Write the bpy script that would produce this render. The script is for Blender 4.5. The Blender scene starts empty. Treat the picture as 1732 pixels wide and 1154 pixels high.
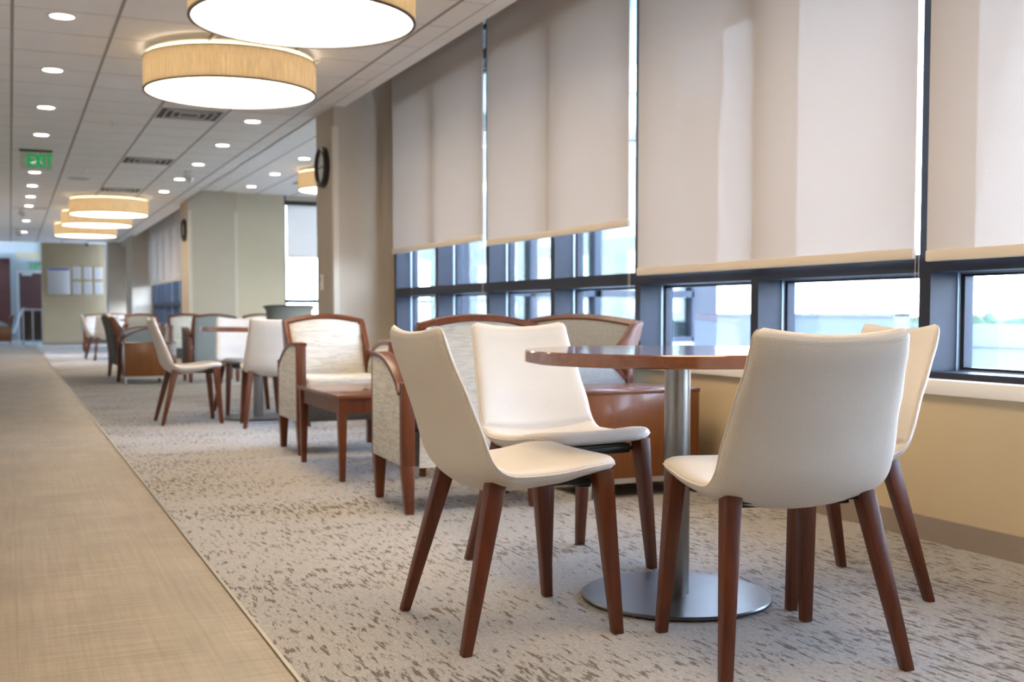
import bpy, bmesh, math, random
from mathutils import Vector, Matrix, Euler
random.seed(7)
sc = bpy.context.scene
COL = sc.collection
PI = math.pi
R = math.radians

# ------------------------------------------------------------------ materials
class NT:
    def __init__(s, name):
        s.m = bpy.data.materials.new(name); s.m.use_nodes = True
        s.t = s.m.node_tree; s.t.nodes.clear()
        s.out = s.n('ShaderNodeOutputMaterial')
    def n(s, typ, **kw):
        nd = s.t.nodes.new(typ)
        for k, v in kw.items():
            if k.startswith('i_'):
                nd.inputs[k[2:].replace('_', ' ')].default_value = v
            else:
                setattr(nd, k, v)
        return nd
    def l(s, a, b): s.t.links.new(a, b)
    def principled(s, col=(.5, .5, .5), rough=.5, metal=0., spec=.5, **kw):
        p = s.n('ShaderNodeBsdfPrincipled')
        p.inputs['Base Color'].default_value = (*col, 1)
        p.inputs['Roughness'].default_value = rough
        p.inputs['Metallic'].default_value = metal
        p.inputs['Specular IOR Level'].default_value = spec
        s.l(p.outputs[0], s.out.inputs[0]); s.p = p
        return p
    def coords(s, kind='Object', scale=(1, 1, 1), rot=(0, 0, 0)):
        c = s.n('ShaderNodeTexCoord'); mp = s.n('ShaderNodeMapping')
        mp.inputs['Scale'].default_value = scale; mp.inputs['Rotation'].default_value = rot
        s.l(c.outputs[kind], mp.inputs[0]); return mp.outputs[0]
    def noise(s, vec, scale=1., detail=2., rough=.5, dist=0.):
        x = s.n('ShaderNodeTexNoise'); s.l(vec, x.inputs['Vector'])
        x.inputs['Scale'].default_value = scale; x.inputs['Detail'].default_value = detail
        x.inputs['Roughness'].default_value = rough; x.inputs['Distortion'].default_value = dist
        return x.outputs['Fac']
    def ramp(s, fac, stops, interp='LINEAR'):
        r = s.n('ShaderNodeValToRGB'); s.l(fac, r.inputs[0]); r.color_ramp.interpolation = interp
        els = r.color_ramp.elements
        while len(els) < len(stops): els.new(.5)
        for e, (p, c) in zip(els, stops):
            e.position = p; e.color = (*c, 1) if len(c) == 3 else c
        return r.outputs[0]
    def mix(s, fac, a, b, mode='MIX'):
        x = s.n('ShaderNodeMix', data_type='RGBA', blend_type=mode)
        for sock, v in ((x.inputs[0], fac), (x.inputs[6], a), (x.inputs[7], b)):
            if hasattr(v, 'is_linked'): s.l(v, sock)
            elif isinstance(v, (int, float)): sock.default_value = v
            else: sock.default_value = (*v, 1)
        return x.outputs[2]
    def bump(s, h, strength=.3, dist=.002):
        b = s.n('ShaderNodeBump'); b.inputs['Strength'].default_value = strength
        b.inputs['Distance'].default_value = dist
        s.l(h, b.inputs['Height']); s.l(b.outputs[0], s.p.inputs['Normal'])
    def math(s, op, a, b=0.):
        x = s.n('ShaderNodeMath', operation=op)
        for i, v in enumerate((a, b)):
            if hasattr(v, 'is_linked'): s.l(v, x.inputs[i])
            else: x.inputs[i].default_value = v
        return x.outputs[0]

M = {}
def simple(name, col, rough=.5, metal=0., spec=.5, nscale=None, namt=.12, bump=0.):
    k = NT(name); p = k.principled(col, rough, metal, spec)
    if nscale:
        v = k.coords('Object'); f = k.noise(v, nscale, 3, .6)
        d = tuple(c * (1 - namt) for c in col); u = tuple(min(1, c * (1 + namt)) for c in col)
        k.l(k.ramp(f, [(.3, d), (.7, u)]), p.inputs['Base Color'])
        if bump: k.bump(f, bump)
    M[name] = k.m; return k.m

def wood(name, dark, light, scale=(1, 1, 1), rough=.35, coat=.0):
    k = NT(name); p = k.principled(light, rough, 0, .45)
    v = k.coords('Object', scale)
    f = k.noise(v, 1., 6, .62, .6)
    g = k.noise(v, 3.2, 4, .7)
    c = k.ramp(f, [(.30, dark), (.52, tuple((a + b) / 2 for a, b in zip(dark, light))), (.72, light)])
    c = k.mix(k.math('MULTIPLY', g, .35), c, dark)
    k.l(c, p.inputs['Base Color']); k.bump(g, .05, .001)
    if coat: p.inputs['Coat Weight'].default_value = coat; p.inputs['Coat Roughness'].default_value = .08
    M[name] = k.m; return k.m

def emis(name, col, strength):
    k = NT(name); e = k.n('ShaderNodeEmission'); e.inputs[0].default_value = (*col, 1); e.inputs[1].default_value = strength
    k.l(e.outputs[0], k.out.inputs[0]); M[name] = k.m; return k.m

# legs: vertical grain
wood('leg_wood', (.070, .015, .0035), (.150, .035, .0075), (40, 40, 3.5), .42, .04)
wood('frame_wood', (.088, .021, .0055), (.185, .048, .011), (40, 40, 4), .38, .10)
wood('top_wood', (.16, .052, .020), (.25, .090, .036), (2.6, 34, 34), .18, 1.)
wood('table_wood', (.12, .04, .02), (.22, .08, .037), (3, 34, 34), .25, .35)
wood('block_wood', (.150, .044, .009), (.235, .075, .017), (36, 36, 2.4), .30, .25)
wood('red_wood', (.065, .014, .010), (.11, .026, .018), (2, 30, 20), .4)
simple('metal_satin', (.27, .262, .25), .34, .9, .5, 60, .05)
simple('metal_plate', (.165, .167, .175), .30, .9, .5, 12, .06)
simple('metal_leg', (.55, .53, .50), .4, .7)
simple('black_plastic', (.02, .02, .022), .5)
simple('black_rim', (.018, .018, .018), .35)
simple('tan_wall', (.54, .42, .26), .75, 0, .2, 2.0, .03)
simple('taupe_wall', (.50, .425, .335), .75, 0, .2, 2.0, .03)
simple('cream_wall', (.56, .475, .35), .75, 0, .2, 2.0, .03)
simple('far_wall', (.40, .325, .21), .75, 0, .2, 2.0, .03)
simple('lobby_wall', (.56, .62, .64), .7, 0, .2)
simple('white_wall', (.62, .62, .60), .75, 0, .2, 2.0, .03)
simple('base_taupe', (.27, .21, .16), .55, 0, .3)
simple('sill_white', (.80, .77, .73), .35, 0, .4, 3, .03)
simple('ceiling_white', (.88, .865, .845), .85, 0, .1, 3, .02)
simple('grid_line', (.36, .33, .30), .7, 0, .2)
simple('grid_soft', (.55, .52, .48), .8, 0, .1)
simple('mullion_metal', (.024, .027, .038), .5, 0, .2, 9, .1)
simple('jamb_metal', (.30, .36, .42), .35, .4)
simple('alu_strip', (.33, .30, .25), .35, .6)
simple('dark_trim', (.10, .085, .07), .5)
simple('corner_vinyl', (.62, .55, .45), .5, 0, .3)
simple('white_plastic', (.80, .80, .78), .4)
simple('paper_white', (.56, .56, .565), .6, 0, .2, 40, .05)
simple('holder_clear', (.60, .58, .52), .25)
simple('header_blue', (.10, .14, .42), .5)
simple('grey_text', (.45, .45, .48), .7)
simple('vent_white', (.62, .60, .57), .5)
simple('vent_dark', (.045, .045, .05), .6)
simple('concrete', (.105, .112, .115), .85, 0, .2, .9, .1)
simple('concrete_low', (.125, .132, .135), .85, 0, .2, .9, .06)
simple('eave_white', (.62, .66, .68), .8)
simple('coping', (.38, .40, .42), .7)
simple('outdoor_ground', (.45, .46, .45), .9)
simple('leaves', (.022, .038, .018), .8, 0, .2, 1.4, .5)
simple('tub_grey', (.19, .172, .148), .8, 0, .2, 90, .1)
simple('blue_cushion', (.30, .36, .40), .8, 0, .2, 90, .1)
simple('bead_metal', (.42, .37, .32), .4, .5)
simple('rail_metal', (.46, .48, .50), .35, .8)
simple('clock_face', (.80, .80, .78), .4)
simple('beige_panel', (.55, .50, .33), .8)
emis('drum_light', (1., .82, .60), 5.4)
emis('drum_bulb', (1., .86, .66), 10.)
emis('can_light', (1., .88, .72), 16.)
emis('exit_green', (.0, .55, .13), .30)

# white upholstery with a fine honeycomb grain
def leather():
    k = NT('white_leather'); p = k.principled((.70, .645, .58), .52, 0, .35)
    c = k.n('ShaderNodeTexCoord'); mp = k.n('ShaderNodeMapping'); k.l(c.outputs['UV'], mp.inputs[0])
    mp.inputs['Scale'].default_value = (250, 250, 1)
    vo = k.n('ShaderNodeTexVoronoi', feature='F1', voronoi_dimensions='2D'); k.l(mp.outputs[0], vo.inputs['Vector'])
    vo.inputs['Scale'].default_value = 1.; vo.inputs['Randomness'].default_value = .18
    d = vo.outputs['Distance']
    k.l(k.ramp(d, [(.25, (.705, .65, .585)), (.62, (.56, .505, .445))]), p.inputs['Base Color'])
    inv = k.math('SUBTRACT', 1., d)
    k.bump(inv, .35, .0016); M['white_leather'] = k.m
leather()

def fabric(name, base, line, amount, wav=True):
    k = NT(name); p = k.principled(base, .85, 0, .15)
    v = k.coords('Object', (9, 9, 95) if wav else (60, 60, 60))
    f = k.noise(v, 1., 3, .6, 1.1 if wav else .2)
    w = k.noise(k.coords('Object', (420, 420, 420)), 1., 2)
    c = k.ramp(f, [(.40, line), (.40 + amount, base)])
    c = k.mix(k.math('MULTIPLY', w, .3), c, tuple(x * .75 for x in base))
    k.l(c, p.inputs['Base Color']); k.bump(w, .25, .001); M[name] = k.m
fabric('cream_fabric', (.72, .69, .63), (.53, .51, .47), .16)
fabric('grey_fabric', (.33, .33, .325), (.27, .27, .265), .3, False)
fabric('dark_fabric', (.115, .11, .105), (.09, .085, .08), .3, False)

def carpet():
    k = NT('carpet_pattern'); p = k.principled((.5, .45, .4), .95, 0, .08)
    big = k.noise(k.coords('Object', (1.0, 2.4, 1)), 1., 3)
    v = k.coords('Object', (64, 12, 1), (0, 0, R(3)))
    f = k.noise(v, 1., 6, .70, .22)
    f = k.math('ADD', f, k.math('MULTIPLY', k.math('SUBTRACT', big, .5), .30))
    dark = k.ramp(f, [(.555, (0, 0, 0)), (.585, (1, 1, 1))])
    f2 = k.noise(k.coords('Object', (110, 60, 1)), 1., 5, .78)
    base = k.ramp(f2, [(.28, (.375, .355, .345)), (.46, (.52, .485, .445)), (.62, (.62, .575, .51)), (.76, (.70, .62, .47))])
    f3 = k.noise(k.coords('Object', (62, 24, 1)), 1.3, 5, .72)
    base = k.mix(k.ramp(f3, [(.54, (0, 0, 0)), (.62, (.75, .75, .75))]), base, (.375, .365, .36))
    col = k.mix(dark, base, (.175, .140, .105))
    pile = k.noise(k.coords('Object', (520, 520, 520)), 1., 3, .6)
    col = k.mix(k.ramp(pile, [(.40, (.75,) * 3), (.56, (0,) * 3)]), col, (.20, .175, .15), 'MIX')
    k.l(col, p.inputs['Base Color'])
    h = k.math('SUBTRACT', pile, k.math('MULTIPLY', dark, .5)); k.bump(h, .7, .004)
    M['carpet'] = k.m
carpet()

def vinyl():
    k = NT('vinyl_linen'); p = k.principled((.4, .33, .25), .42, 0, .35)
    a = k.noise(k.coords('Object', (2.2, 110, 1)), 1., 4, .65)
    b = k.noise(k.coords('Object', (80, 1.6, 1)), 1., 4, .65)
    c = k.noise(k.coords('Object', (3.2, 2.2, 1)), 1., 4, .6)
    m = k.math('ADD', k.math('MULTIPLY', a, .5), k.math('MULTIPLY', b, .3))
    m = k.math('ADD', m, k.math('MULTIPLY', c, .38))
    col = k.ramp(m, [(.40, (.19, .150, .105)), (.59, (.30, .240, .172)), (.78, (.42, .345, .255))])
    br = k.n('ShaderNodeTexBrick', offset=.5)
    k.l(k.coords('Object', (1, 1, 1), (0, 0, PI / 2)), br.inputs['Vector'])
    br.inputs['Scale'].default_value = 1.; br.inputs['Brick Width'].default_value = .915; br.inputs['Row Height'].default_value = .4575
    br.inputs['Mortar Size'].default_value = .0012; br.inputs['Mortar Smooth'].default_value = .2
    col = k.mix(k.math('MULTIPLY', br.outputs['Fac'], .35), col, (.13, .10, .07))
    k.l(col, p.inputs['Base Color']); k.bump(m, .08, .001)
    M['vinyl'] = k.m
vinyl()

def shade_mat():
    # open-weave roller cloth: scatters, lets diffuse daylight through and a little straight view
    k = NT('shade_cloth')
    v = k.coords('Object', (1, 260, 260)); f = k.noise(v, 1., 2, .6)
    v2 = k.coords('Object', (1, 40, 2.)); f2 = k.noise(v2, 2., 3, .6)
    wv = k.math('ADD', k.math('MULTIPLY', f, .5), k.math('MULTIPLY', f2, .5))
    d = k.n('ShaderNodeBsdfDiffuse'); k.l(k.ramp(f, [(.3, (.42, .365, .315)), (.7, (.49, .43, .372))]), d.inputs[0])
    t = k.n('ShaderNodeBsdfTranslucent'); t.inputs[0].default_value = (.66, .54, .44, 1)
    x = k.n('ShaderNodeBsdfTransparent'); x.inputs[0].default_value = (1, 1, 1, 1)
    m1 = k.n('ShaderNodeMixShader'); m1.inputs[0].default_value = .055; k.l(d.outputs[0], m1.inputs[1]); k.l(t.outputs[0], m1.inputs[2])
    m2 = k.n('ShaderNodeMixShader'); k.l(k.ramp(wv, [(.3, (.0055,) * 3), (.7, (.0135,) * 3)]), m2.inputs[0])
    k.l(m1.outputs[0], m2.inputs[1]); k.l(x.outputs[0], m2.inputs[2]); k.l(m2.outputs[0], k.out.inputs[0])
    M['shade'] = k.m
    k = NT('shade_hem'); k.principled((.66, .58, .48), .7, 0, .2); M['hem'] = k.m
    k = NT('lamp_linen')
    v = k.coords('UV', (520, 6, 1)); f = k.noise(v, 1., 3, .7)
    col = k.ramp(f, [(.3, (.45, .385, .285)), (.7, (.70, .62, .48))])
    d = k.n('ShaderNodeBsdfDiffuse'); k.l(col, d.inputs[0])
    t = k.n('ShaderNodeBsdfTranslucent'); k.l(col, t.inputs[0])
    m1 = k.n('ShaderNodeMixShader'); m1.inputs[0].default_value = .45
    k.l(d.outputs[0], m1.inputs[1]); k.l(t.outputs[0], m1.inputs[2]); k.l(m1.outputs[0], k.out.inputs[0]); M['lamp_linen'] = k.m
    k = NT('spill_cover_mat'); d = k.n('ShaderNodeBsdfDiffuse'); d.inputs[0].default_value = (.85, .83, .8, 1)
    t = k.n('ShaderNodeBsdfTranslucent'); t.inputs[0].default_value = (.9, .86, .78, 1)
    m1 = k.n('ShaderNodeMixShader'); m1.inputs[0].default_value = .16
    k.l(d.outputs[0], m1.inputs[1]); k.l(t.outputs[0], m1.inputs[2]); k.l(m1.outputs[0], k.out.inputs[0]); M['spill_cover_mat'] = k.m
    k = NT('lamp_acrylic'); d = k.n('ShaderNodeBsdfDiffuse'); d.inputs[0].default_value = (.9, .88, .84, 1)
    t = k.n('ShaderNodeBsdfTranslucent'); t.inputs[0].default_value = (.95, .92, .86, 1)
    m1 = k.n('ShaderNodeMixShader'); m1.inputs[0].default_value = .6
    k.l(d.outputs[0], m1.inputs[1]); k.l(t.outputs[0], m1.inputs[2]); k.l(m1.outputs[0], k.out.inputs[0]); M['lamp_acrylic'] = k.m
shade_mat()

def glass(name, tint, refl=1.0):
    k = NT(name); x = k.n('ShaderNodeBsdfTransparent'); x.inputs[0].default_value = (*tint, 1)
    g = k.n('ShaderNodeBsdfGlossy'); g.inputs['Roughness'].default_value = .02; g.inputs[0].default_value = (.95, 1, 1, 1)
    fr = k.n('ShaderNodeFresnel'); fr.inputs[0].default_value = 1.45
    m = k.n('ShaderNodeMixShader'); k.l(k.math('MULTIPLY', fr.outputs[0], refl), m.inputs[0])
    k.l(x.outputs[0], m.inputs[1]); k.l(g.outputs[0], m.inputs[2]); k.l(m.outputs[0], k.out.inputs[0]); M[name] = k.m
glass('glass_clear', (.98, .99, .99), .55)
glass('glass_green', (.66, .745, .72), .9)
glass('glass_smoke', (.66, .65, .63), .7)
glass('glass_sign', (.90, .93, .92), .8)

# ------------------------------------------------------------------ mesh helper
class MB:
    def __init__(s):
        s.b = bmesh.new(); s.uv = None
    def box(s, x0, x1, y0, y1, z0, z1, bev=0., seg=2):
        g = bmesh.ops.create_cube(s.b, size=1.); vs = g['verts']
        for v in vs:
            v.co = Vector(((x0 + x1) / 2 + v.co.x * (x1 - x0), (y0 + y1) / 2 + v.co.y * (y1 - y0), (z0 + z1) / 2 + v.co.z * (z1 - z0)))
        if bev:
            es = list({e for v in vs for e in v.link_edges})
            bmesh.ops.bevel(s.b, geom=es, offset=bev, segments=seg, profile=.5, affect='EDGES')
        return s
    def beam(s, p0, p1, a0, b0, a1, b1, side=(1, 0, 0), bev=.003):
        """a tapered bar between two points; a along side, b across"""
        p0, p1 = Vector(p0), Vector(p1); side = Vector(side)
        d = (p1 - p0).normalized(); up = Vector((0, 0, 1))
        # horizontal cut ends
        n2 = up.cross(side).normalized(); sd = side.normalized()
        r0 = [p0 + sd * (sx * a0 / 2) + n2 * (sy * b0 / 2) for sx, sy in ((-1, -1), (1, -1), (1, 1), (-1, 1))]
        r1 = [p1 + sd * (sx * a1 / 2) + n2 * (sy * b1 / 2) for sx, sy in ((-1, -1), (1, -1), (1, 1), (-1, 1))]
        v0 = [s.b.verts.new(p) for p in r0]; v1 = [s.b.verts.new(p) for p in r1]
        fs = [s.b.faces.new(v0[::-1]), s.b.faces.new(v1)]
        for i in range(4): fs.append(s.b.faces.new((v0[i], v0[(i + 1) % 4], v1[(i + 1) % 4], v1[i])))
        bmesh.ops.recalc_face_normals(s.b, faces=fs)
        if bev:
            es = list({e for v in v0 + v1 for e in v.link_edges})
            bmesh.ops.bevel(s.b, geom=es, offset=bev, segments=2, profile=.5, affect='EDGES')
        return s
    def lathe(s, prof, n=48, c=(0, 0, 0), axis='Z', close=False):
        """prof: (r, h) list"""
        rings = []
        for r, h in prof:
            if r < 1e-6:
                rings.append([s.b.verts.new(s._ax(0, 0, h, axis, c))])
            else:
                rings.append([s.b.verts.new(s._ax(r * math.cos(2 * PI * i / n), r * math.sin(2 * PI * i / n), h, axis, c)) for i in range(n)])
        fs = []
        pairs = list(zip(rings, rings[1:]))
        if close: pairs.append((rings[-1], rings[0]))
        for A, B in pairs:
            for i in range(n):
                j = (i + 1) % n
                if len(A) == 1 and len(B) == 1: continue
                if len(A) == 1: fs.append(s.b.faces.new((A[0], B[i], B[j])))
                elif len(B) == 1: fs.append(s.b.faces.new((A[i], A[j], B[0])))
                else: fs.append(s.b.faces.new((A[i], A[j], B[j], B[i])))
        bmesh.ops.recalc_face_normals(s.b, faces=fs)
        return s
    def _ax(s, x, y, h, axis, c):
        if axis == 'Z': p = (x, y, h)
        elif axis == 'X': p = (h, x, y)
        else: p = (x, h, y)
        return Vector((p[0] + c[0], p[1] + c[1], p[2] + c[2]))
    def cyl(s, p0, p1, r, n=16, r1=None):
        p0, p1 = Vector(p0), Vector(p1); d = p1 - p0
        g = bmesh.ops.create_cone(s.b, cap_ends=True, segments=n, radius1=r, radius2=r if r1 is None else r1, depth=d.length)
        q = d.to_track_quat('Z', 'Y').to_matrix().to_4x4(); q.translation = (p0 + p1) / 2
        bmesh.ops.transform(s.b, matrix=q, verts=g['verts']); return s
    def tube(s, pts, r, n=8, closed=False):
        pts = [Vector(p) for p in pts]; rings = []
        m = len(pts)
        for i, p in enumerate(pts):
            a = pts[(i - 1) % m] if (closed or i) else p
            b = pts[(i + 1) % m] if (closed or i < m - 1) else p
            d = (b - a).normalized()
            u = d.orthogonal() if abs(d.z) > .95 else d.cross(Vector((0, 0, 1)))
            u.normalize(); w = d.cross(u)
            if abs(d.z) > .95:
                u = (Vector((1, 0, 0)) - d * d.x).normalized(); w = d.cross(u)
            rings.append([s.b.verts.new(p + u * (r * math.cos(2 * PI * k / n)) + w * (r * math.sin(2 * PI * k / n))) for k in range(n)])
        fs = []
        rr = list(zip(rings, rings[1:])) + ([(rings[-1], rings[0])] if closed else [])
        for A, B in rr:
            for k in range(n): fs.append(s.b.faces.new((A[k], A[(k + 1) % n], B[(k + 1) % n], B[k])))
        if not closed: fs += [s.b.faces.new(rings[0][::-1]), s.b.faces.new(rings[-1])]
        bmesh.ops.recalc_face_normals(s.b, faces=fs); return s
    def prism(s, poly, a0, a1, axis='X', bev=0.):
        """poly in the two other axes, extruded along axis between a0 and a1"""
        def P(u, v, a): return {'X': (a, u, v), 'Y': (u, a, v), 'Z': (u, v, a)}[axis]
        v0 = [s.b.verts.new(P(u, v, a0)) for u, v in poly]; v1 = [s.b.verts.new(P(u, v, a1)) for u, v in poly]
        n = len(poly); fs = [s.b.faces.new(v0[::-1]), s.b.faces.new(v1)]
        for i in range(n): fs.append(s.b.faces.new((v0[i], v0[(i + 1) % n], v1[(i + 1) % n], v1[i])))
        bmesh.ops.recalc_face_normals(s.b, faces=fs)
        if bev:
            es = list({e for f in fs[:2] for e in f.edges})
            bmesh.ops.bevel(s.b, geom=es, offset=bev, segments=2, profile=.5, affect='EDGES')
        return s
    def grid(s, rows, closed_u=False, caps=True):
        vs = [[s.b.verts.new(p) for p in r] for r in rows]; fs = []
        n = len(rows[0])
        for A, B in zip(vs, vs[1:]):
            for i in range(n if closed_u else n - 1):
                j = (i + 1) % n; fs.append(s.b.faces.new((A[i], A[j], B[j], B[i])))
        if closed_u and caps: fs += [s.b.faces.new(vs[0][::-1]), s.b.faces.new(vs[-1])]
        bmesh.ops.recalc_face_normals(s.b, faces=fs); return s
    def build(s, name, mat, parent=None, smooth=True, ang=35):
        me = bpy.data.meshes.new(name); s.b.to_mesh(me); s.b.free()
        me.materials.append(M[mat] if isinstance(mat, str) else mat)
        if smooth:
            me.polygons.foreach_set('use_smooth', [True] * len(me.polygons))
            me.set_sharp_from_angle(angle=R(ang))
        o = bpy.data.objects.new(name, me); COL.objects.link(o)
        if parent is not None: o.parent = parent
        return o

def thing(name, label, cat, loc=(0, 0, 0), rz=0., group=None):
    o = bpy.data.objects.new(name, None); COL.objects.link(o); o.empty_display_size = .1
    o.location = loc; o.rotation_euler = (0, 0, rz)
    return tag(o, label, cat, group)
def tag(o, label, cat, group=None, kind=None):
    if label: o['label'] = label
    if cat: o['category'] = cat
    if group: o['group'] = group
    if kind: o['kind'] = kind
    return o
def struct(name, mb, mat, parent=None, smooth=False):
    o = mb.build(name, mat, parent, smooth)
    if parent is None: o['kind'] = 'structure'
    return o
def dup(root, loc, rz, label, group=None):
    def cp(o, par):
        c = o.copy(); COL.objects.link(c)
        if par is not None: c.parent = par
        for ch in o.children: cp(ch, c)
        return c
    r = cp(root, None); r.location = loc; r.rotation_euler = (0, 0, rz); r['label'] = label
    if group: r['group'] = group
    return r
def crom(pts, per=6):
    """Catmull-Rom through 2-D points"""
    out = []; n = len(pts)
    for i in range(n - 1):
        p0 = pts[max(i - 1, 0)]; p1 = pts[i]; p2 = pts[i + 1]; p3 = pts[min(i + 2, n - 1)]
        for k in range(per):
            t = k / per
            out.append(tuple(.5 * (2 * b + (c - a) * t + (2 * a - 5 * b + 4 * c - d) * t * t + (3 * b - a - 3 * c + d) * t ** 3) for a, b, c, d in zip(p0, p1, p2, p3)))
    out.append(tuple(pts[-1])); return out
def lerp_tab(tab, t):
    for (a, va), (b, vb) in zip(tab, tab[1:]):
        if t <= b:
            k = (t - a) / (b - a); k = k * k * (3 - 2 * k); return va + (vb - va) * k
    return tab[-1][1]

# ------------------------------------------------------------------ setting
ZC = 2.717           # ceiling
XW = 3.176           # inner face of the window mullions
XG = 3.345           # glass
MOD = 1.067; Y0 = 3.215
NL, NR = -3, 5       # window modules along the near window wall
YF = 10.42          # alcove facade
YP = 9.93            # near face of the first pillar

o = struct('floor', MB().box(-1.9, .593, -5.2, 40, -.05, 0), 'vinyl')
o = struct('floor_carpet', MB().box(.601, 3.2, -5.2, 32.2, -.05, .004).box(3.2, 7.1, YF + .1, 19.1, -.05, .004), 'carpet')
struct('trim_1', MB().box(.592, .602, -5.2, 32.2, -.01, .0065), 'alu_strip')
# ceilings
struct('ceiling', MB().box(-1.9, 2.69, -5.2, 32, ZC, ZC + .12), 'ceiling_white')
struct('ceiling_edge', MB().box(2.69, 2.79, -5.2, YP - .03, ZC, ZC + .12).box(2.69, 2.79, 19.86, 28.5, ZC, ZC + .12)
       .box(2.77, 2.79, -5.2, YP - .03, ZC + .12, 3.05).box(2.77, 2.79, 19.86, 28.5, ZC + .12, 3.05), 'ceiling_white')
struct('ceiling_pocket', MB().box(2.69, 3.5, -5.2, YP, 3.05, 3.15).box(2.69, 3.5, 19.86, 28.5, 3.05, 3.15), 'ceiling_white')
ZA = 2.86
struct('ceiling_alcove', MB().box(2.67, 7.2, YP + .6, 19.3, ZA, ZA + .1).box(2.67, 2.69, YP + .6, 18.9, ZC, ZA), 'ceiling_white')
# long reveals between the ceiling boards and the fainter cross joints
g = MB()
for x in [.05 + .61 * k for k in range(-3, 5)]: g.box(x - .010, x + .010, -5.2, 31.9, ZC - .0025, ZC + .01)
struct('trim_2', g, 'grid_line')
g = MB()
g.box(2.664, 2.672, -5.2, YP, ZC - .0022, ZC + .01)
for i in range(62):
    y = -5.1 + .6 * i; g.box(-1.89, 2.668, y - .003, y + .003, ZC - .0015, ZC + .01)
struct('trim_3', g, 'grid_soft')
g = MB()
for x in [3.2 + .61 * k for k in range(7)]: g.box(x - .010, x + .010, YP + .65, 19.1, ZA - .0025, ZA + .01)
struct('trim_4', g, 'grid_line')
# window wall, low part
struct('wall_right', MB().box(3.135, 3.40, -5.2, YP + .6, -.02, .557).box(3.345, 3.4, 9.68, YP + .01, .5, 3.05).box(3.135, 3.4, -5.2, Y0 + MOD * NL, .55, 3.05), 'tan_wall')
struct('baseboard_right', MB().box(3.123, 3.14, -5.2, YP, 0, .095, .002), 'base_taupe')
struct('trim_5', MB().box(3.105, 3.36, -5.2, YP, .557, .612, .004), 'sill_white', smooth=True)
# pillars
def pillar(y0, y1, x1, mat, name='wall_pillar'):
    return struct(name, MB().box(2.69, x1, y0, y1, 0, 3.05), mat)
pillar(YP, YP + .62, 3.5, 'taupe_wall')
pillar(18.9, 19.86, 3.47, 'taupe_wall')
pillar(28.4, 29.8, 3.5, 'taupe_wall')
struct('trim_6', MB().prism([(2.684, YP - .006), (2.735, YP - .006), (2.735, YP + .02), (2.70, YP + .02), (2.70, YP + .05), (2.684, YP + .05)], .1, 2.54, 'Z'), 'corner_vinyl')
struct('trim_7', MB().box(2.684, 2.74, 18.894, 18.92, .1, 2.54).box(3.43, 3.476, 18.894, 18.95, .1, 2.54), 'corner_vinyl')
struct('baseboard_pillar', MB().box(2.678, 3.12, YP - .012, YP + .63, 0, .095).box(2.678, 3.47, 18.888, 19.87, 0, .095).box(2.678, 3.2, 28.388, 29.8, 0, .095), 'base_taupe')
# alcove end wall and far walls
struct('wall_alcove', MB().box(3.46, 4.29, 19.02, 19.2, 0, ZA).box(4.29, 7.2, 19.06, 19.2, 0, .6).box(4.29, 7.2, 19.06, 19.2, 2.70, ZA), 'cream_wall')
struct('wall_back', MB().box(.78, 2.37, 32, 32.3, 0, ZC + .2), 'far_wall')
struct('wall_back_return', MB().box(2.37, 3.5, 31.2, 31.5, 0, 3.05).box(2.69, 3.5, 29.8, 31.2, 2.6, 3.05).box(3.2, 3.5, 29.8, 31.3, 0, .55).box(3.2, 3.5, 29.8, 31.3, 1.2, 2.6), 'taupe_wall')
struct('baseboard_back', MB().box(.78, 2.37, 31.985, 32, 0, .095), 'base_taupe')
struct('wall_left', MB().box(-2.05, -1.9, -5.2, 39, 0, 3.05), 'white_wall')
struct('wall_front', MB().box(-2.5, 3.5, -5.35, -5.2, 0, 3.15), 'white_wall')
# lobby beyond the corridor
struct('floor_lobby', MB().box(-1.9, 6, 32.2, 40, -.05, .003), 'outdoor_ground')
struct('ceiling_lobby', MB().box(-1.9, 6, 32.02, 40, 3.3, 3.4), 'lobby_wall')
struct('wall_lobby', MB().box(-1.9, 6, 38.6, 38.8, 0, 3.3), 'lobby_wall')
struct('wall_lobby_right', MB().box(2.9, 3.05, 32.3, 38.6, 0, 3.3), 'lobby_wall')
struct('wall_lobby_header', MB().box(-1.9, .80, 31.96, 32.06, 2.80, 3.3), 'lobby_wall')
struct('wall_bulkhead', MB().box(-1.9, .80, 36.6, 36.8, 2.62, 3.3).box(.22, .75, 36.56, 36.6, 2.42, 2.74), 'lobby_wall')
struct('trim_8', MB().box(.2, .95, 36.52, 36.56, 2.50, 2.66), 'beige_panel')
struct('wall_wood_panel', MB().box(-1.9, .03, 37.9, 38.1, 0, 2.55), 'red_wood')
# door
d = struct('door_1', MB().box(.28, 1.16, 38.53, 38.58, .01, 2.12, .004), 'red_wood')
struct('door_frame', MB().box(.20, .28, 38.50, 38.6, 0, 2.2).box(1.16, 1.24, 38.50, 38.6, 0, 2.2).box(.28, 1.16, 38.50, 38.6, 2.12, 2.2), 'white_plastic', d)
struct('door_closer', MB().box(.36, .66, 38.44, 38.53, 2.04, 2.11, .008).box(.5, .54, 38.36, 38.46, 2.06, 2.08), 'white_plastic', d)
struct('door_handle', MB().cyl((.36, 38.53, 1.02), (.36, 38.47, 1.02), .02).cyl((.36, 38.47, 1.02), (.48, 38.47, 1.02), .009), 'rail_metal', d)

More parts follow.
